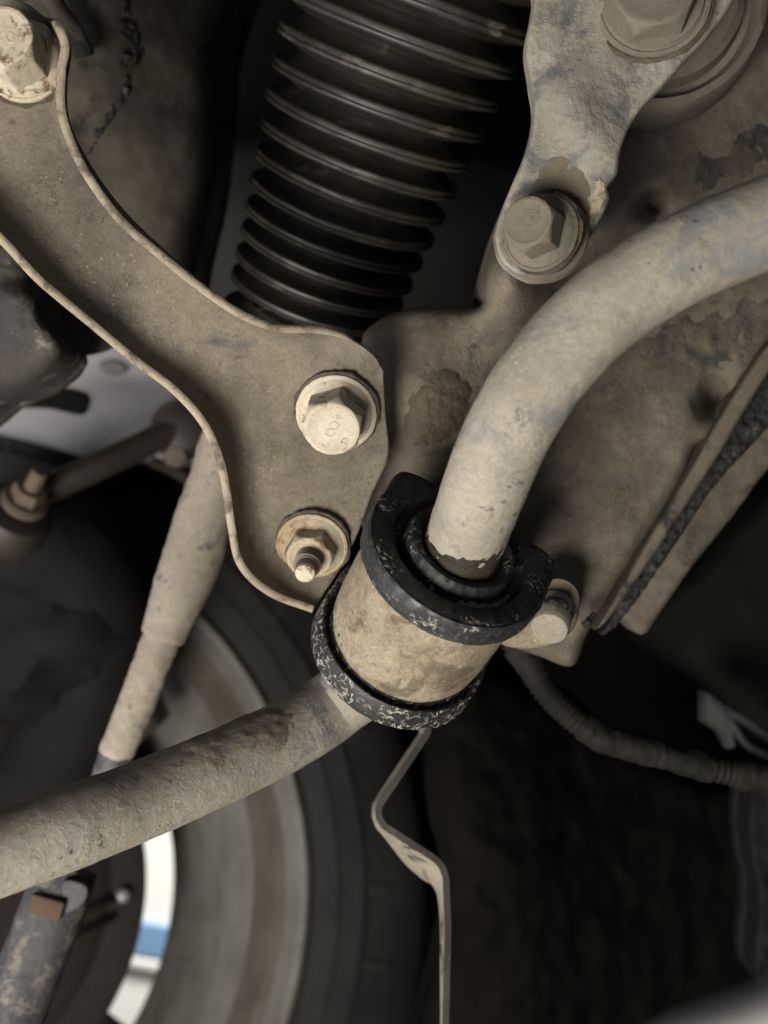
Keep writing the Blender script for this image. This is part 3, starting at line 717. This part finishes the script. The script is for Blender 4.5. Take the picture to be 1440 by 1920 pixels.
idx = [i for i, p in enumerate(sel) if p.x < 0 and 230 < inpx(p)[0] < 545 and inpx(p)[1] > 1350]
coat('caked_mud', idx, 80, lambda e, g: .55 - 1.6 * abs(g) ** 2 - 1.9 * max(0, e - .45) - 7 * max(0, .2 - e), dusty('bar_mud', (.26, .225, .178), (.205, .172, .132), (.30, .265, .21), pits=.5, bump=.9, seed=23, crack=.4), Vector((.1, -.5, .86)))
kb = min(range(len(sel)), key=lambda i: (sel[i] - BC).length)
coat('wet_stain', list(range(kb - 26, kb + 6)), 175, lambda e, g: 1.9 * (e - .45) , dusty('wet_grime', (.040, .034, .026), (.018, .016, .014), (.015, .014, .013), pits=.3, rough=.55, bump=.6, seed=24), Vector((0, -1, 0)), amp=.0007, fq=500, seed=3)

# ================================================================ BUSHING
e1 = Vector((.83, 0, -.55)); e1 = (e1 - bar_a * e1.dot(bar_a)).normalized()
def Dr(R_, back):
    def f(th):
        # angle measured from e1; +90deg points to the back (crossmember) side
        s, c_ = math.sin(th), math.cos(th)
        if s <= 0: return R_
        n_ = 9.0
        return (abs(c_ / R_) ** n_ + abs(s / back) ** n_) ** (-1 / n_) if s > .0 else R_
    def g(th):
        s = math.sin(th)
        w_ = min(1, max(0, s / .35)); w_ = w_ * w_ * (3 - 2 * w_)
        return R_ * (1 - w_) + f(th) * w_
    return g
a_, x_, y_ = axes(bar_a, e1)
if y_.y < 0: e1 = -e1          # keep +90deg pointing away from the viewer
rb = thing('stabilizer_bushing', 'black rubber stabilizer bar bushing with two crusty collars', 'bushing', BL)
R0, B0 = .0262, .0185
V, F = ring_loft(BC, bar_a, [(Dr(R0 - .0008, B0 - .0003), -.0003), (Dr(R0 - .0014, B0 - .0006), .0),
                             (.0205, .0), (.0195, -.0005), (.0188, -.003), (.0165, -.0042), (.0158, -.002), (.0155, .0012), (.0148, .002), (.0132, .0018), (.0118, .0008), (.0108, -.001)], 160, e1, cap0=False, cap1=False, rough=.00045, rscale=480)
uc = mesh_obj('upper_collar', V, F, M['rubber'], rb, smooth=40)
V, F = ring_loft(BC, bar_a, [(.0125, -.0086), (Dr(R0 - .001, B0), -.0084), (Dr(R0, B0 + .0006), -.0076), (Dr(R0 + .0004, B0 + .0006), -.005), (Dr(R0 + .0003, B0 + .0006), -.0010), (Dr(R0 - .0002, B0), -.0002), (Dr(R0 - .0008, B0 - .0003), -.0003)], 160, e1, cap0=False, cap1=False, rough=.00030, rscale=420)
mesh_obj('collar_band', V, F, M['rubber3'], uc, smooth=24)
V, F = ring_loft(BL, bar_a, [(.0108, .009), (.0198, .009), (.0226, .0086), (.0232, .0055), (.0242, .0052), (.0249, .0085), (Dr(R0 - .0004, B0), .0090), (Dr(R0 + .0002, B0), .0080), (Dr(R0 + .0004, B0), .001), (Dr(R0 - .001, B0), 0), (.0160, -.0004), (.0150, -.004), (.0128, -.006), (.0108, -.0062)], 120, e1, cap0=False, cap1=False, rough=.00025, rscale=380)
mesh_obj('lower_collar', V, F, M['rubber2'], rb, smooth=40)
lumps('caked_crust', [BC + (x_ * math.cos(t_) + y_ * math.sin(t_)) * .0178 - bar_a * .0028 for t_ in np.radians(np.linspace(-75, -5, 8))], .0012, 40, dusty('grey_crust', (.20, .18, .155), (.12, .11, .1), (.03, .03, .03), pits=0, bump=.8), rb, 11, sc=1.0)
# clamp sleeve
ct = thing('bushing_clamp', 'tan dusty metal clamp sleeve wrapped round the black bushing', 'clamp', BL)
R1, B1 = .0232, .021
V, F = ring_loft(BL, bar_a, [(.018, .006), (Dr(R1 - .003, B1 - .003), .0068), (Dr(R1 - .001, B1), .0085), (Dr(R1, B1), .0115), (Dr(R1 + .0006, B1), .018), (Dr(R1 + .0007, B1), .030), (Dr(R1 + .0004, B1), .0424), (Dr(R1 - .001, B1), .0430)], 120, e1, cap0=False, cap1=False, rough=.00014, rscale=220)
mesh_obj('sleeve', V, F, M['sleeve'], ct, smooth=50)
V, F = relief([(930, 1150), (985, 1120), (1055, 1105), (1085, 1140), (1070, 1185), (1020, 1212), (960, 1214), (925, 1195)], lambda u, v: .318 + .00004 * (v - 1150), .016, fillet=.003, fpx=10, step=5, rough=.0004)
mesh_obj('clamp_ear', V, F, M['sleeve'], ct)
cb = thing('clamp_bolt', 'dusty round headed bolt beside the bushing clamp ear on the crossmember', 'bolt', P(1040, 1140, .315))
ca = Vector((-.25, -.80, -.50)).normalized()
V, F = ring_loft(P(1046, 1122, .318), (-.2, -.95, -.2), [(.0065, -.002), (.0068, 0), (.0064, .0012), (.004, .0015)], 40); mesh_obj('washer', V, F, M['cross'], cb)
V, F = ring_loft(P(1034, 1158, .313), ca, [(.0058, -.006), (.0060, .004), (.0053, .0056), (.003, .0060), (.001, .0060)], 40, rough=.0002); mesh_obj('head', V, F, M['bar'], cb)
lumps('grime_ring', [P(1020, 1130, .3105), P(1050, 1135, .3105), P(1066, 1152, .3115), P(1060, 1172, .3125)], .0021, 24, M['gunk'], cb, 9)

# ================================================================ BENT STRAP
st = [(806, 1340), (800, 1380), (780, 1410), (755, 1447), (730, 1483), (716, 1504), (710, 1519), (711, 1536), (722, 1552), (745, 1568), (770, 1584), (795, 1600), (815, 1613), (829, 1629), (836, 1650), (838, 1690), (839, 1740), (838, 1830), (834, 1960), (832, 2050)]
st = np.array([(806, 1335), (801, 1376), (720, 1497), (712, 1509), (709, 1520), (711, 1534), (720, 1549), (806, 1604), (820, 1614), (830, 1627), (836, 1645), (840, 1740), (837, 1860), (832, 2050)], float)
ls = np.concatenate([[0], np.cumsum(np.linalg.norm(np.diff(st, axis=0), axis=1))]); qs = np.linspace(0, ls[-1], 150)
px = np.stack([np.interp(qs, ls, st[:, k]) for k in (0, 1)], 1); V, F = [], []
wv = .0011
for i, (u, v) in enumerate(px):
    t = px[min(i + 1, 149)] - px[max(i - 1, 0)]; t /= np.linalg.norm(t); n_ = np.array([-t[1], t[0]])
    f0 = P(u, v, .345); nv = Vector((n_[0], 0, -n_[1]))
    gk = math.exp(-((v - 1612) / 50) ** 2); bkv = (Vector((-.0012, .016, -.0035)) + gk * Vector((-.0040, .002, -.0065))) * (1.0 if v < 1640 else max(.25, 1 - (v - 1640) / 420))
    V += [f0 + nv * wv, f0 - nv * wv, f0 + bkv - nv * wv, f0 + bkv + nv * wv]
for i in range(149):
    for k in range(4): F.append((i * 4 + k, i * 4 + (k + 1) % 4, (i + 1) * 4 + (k + 1) % 4, (i + 1) * 4 + k))
F += [(0, 1, 2, 3), (596, 597, 598, 599)]
stp = mesh_obj('bent_strap', V, F, M['strap'], label='thin worn metal strap with a double bend hanging below the bushing', cat='strap', smooth=40)
stp.data.materials.append(dusty('strap_black_edge', (.05, .045, .038), (.03, .027, .023), (.16, .14, .11), patch=(.6, .7), pscale=120, pits=0, seed=25))
for p_ in stp.data.polygons[:149 * 4]:
    if p_.index % 4 == 0: p_.material_index = 1

# ================================================================ WIRING CONDUIT
cd = thing('wiring_conduit', 'dusty ribbed black wiring conduit partly wrapped with tape', 'conduit', P(1200, 1410, .37))
cp = [(960, 1200), (992, 1248), (1018, 1290), (1060, 1335), (1120, 1378), (1190, 1402), (1260, 1420), (1330, 1440), (1400, 1452), (1500, 1456), (1600, 1450)]
cpath = [P(u, v, .365) for u, v in catmull(cp, 420)]
rr = [.0043 + .00028 * math.sin(i * 2 * math.pi / 7) for i in range(420)]
V, F = tube_geo(cpath, rr, 24); mesh_obj('ribbed_tube', V, F, M['conduit'], cd, smooth=60)
def tape(a, b, r):
    seg = cpath[a:b]; n = len(seg)
    V, F = tube_geo(seg, [r * (1 + .05 * math.sin(i * .11) + .03 * math.sin(i * .047)) for i in range(n)], 24, .0009, 170); mesh_obj('tape_wrap', V, F, M['conduit'], cd, smooth=50)
tape(120, 268, .0050); tape(288, 420, .0052); tape(8, 52, .0047)

# ================================================================ DARK LOWER RIGHT
def dtray(u, v): return .47 - .05 * gauss(u, v, 900, 1650, 260, 420) + .00010 * np.clip(u - 1000, 0, 999)
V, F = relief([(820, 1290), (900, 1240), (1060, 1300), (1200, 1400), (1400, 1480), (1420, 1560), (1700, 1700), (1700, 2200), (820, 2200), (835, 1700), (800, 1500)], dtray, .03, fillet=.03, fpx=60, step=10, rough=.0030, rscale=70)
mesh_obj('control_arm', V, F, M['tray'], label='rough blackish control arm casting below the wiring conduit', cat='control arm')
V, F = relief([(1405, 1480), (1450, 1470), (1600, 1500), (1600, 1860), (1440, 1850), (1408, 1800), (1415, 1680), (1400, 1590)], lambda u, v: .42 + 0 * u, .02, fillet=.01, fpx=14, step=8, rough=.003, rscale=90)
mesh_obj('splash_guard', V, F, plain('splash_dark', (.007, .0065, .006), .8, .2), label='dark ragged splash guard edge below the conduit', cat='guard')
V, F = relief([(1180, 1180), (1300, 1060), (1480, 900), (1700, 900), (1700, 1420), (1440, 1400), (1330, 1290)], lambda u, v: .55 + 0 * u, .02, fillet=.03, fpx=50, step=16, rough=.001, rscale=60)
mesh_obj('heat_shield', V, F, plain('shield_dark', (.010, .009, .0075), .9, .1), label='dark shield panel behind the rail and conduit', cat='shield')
pc = thing('cable_clip', 'small pale grey plastic cable clip above the wiring conduit', 'clip', P(1350, 1400, .50))
V, F = relief([(1314, 1294), (1330, 1300), (1368, 1335), (1378, 1400), (1362, 1404), (1345, 1372), (1314, 1352)], lambda u, v: .50 - .0002 * (u - 1340), .004, fillet=.002, fpx=6, step=5, smooth_outline=False); mesh_obj('clip_body', V, F, M['clip'], pc)
V, F = tube_geo(catmull([P(1362, 1332, .495), P(1400, 1352, .498), P(1450, 1385, .50)], 12), .0022, 10); mesh_obj('clip_arm', V, F, M['clip'], pc)
V, F = tube_geo(catmull([P(1366, 1345, .495), P(1400, 1395, .498), P(1450, 1420, .50)], 12), .0018, 10); mesh_obj('clip_arm', V, F, M['clip'], pc)

# pale rounded panel lip very close to the lens
V, F = tube_geo(catmull([P(1180, 2040, .11), P(1300, 1975, .11), P(1440, 1925, .11), P(1640, 1850, .11)], 30), .0038, 24)
mesh_obj('panel_lip', V, F, M['trim'], label='pale rounded panel lip, strongly out of focus', cat='panel lip')
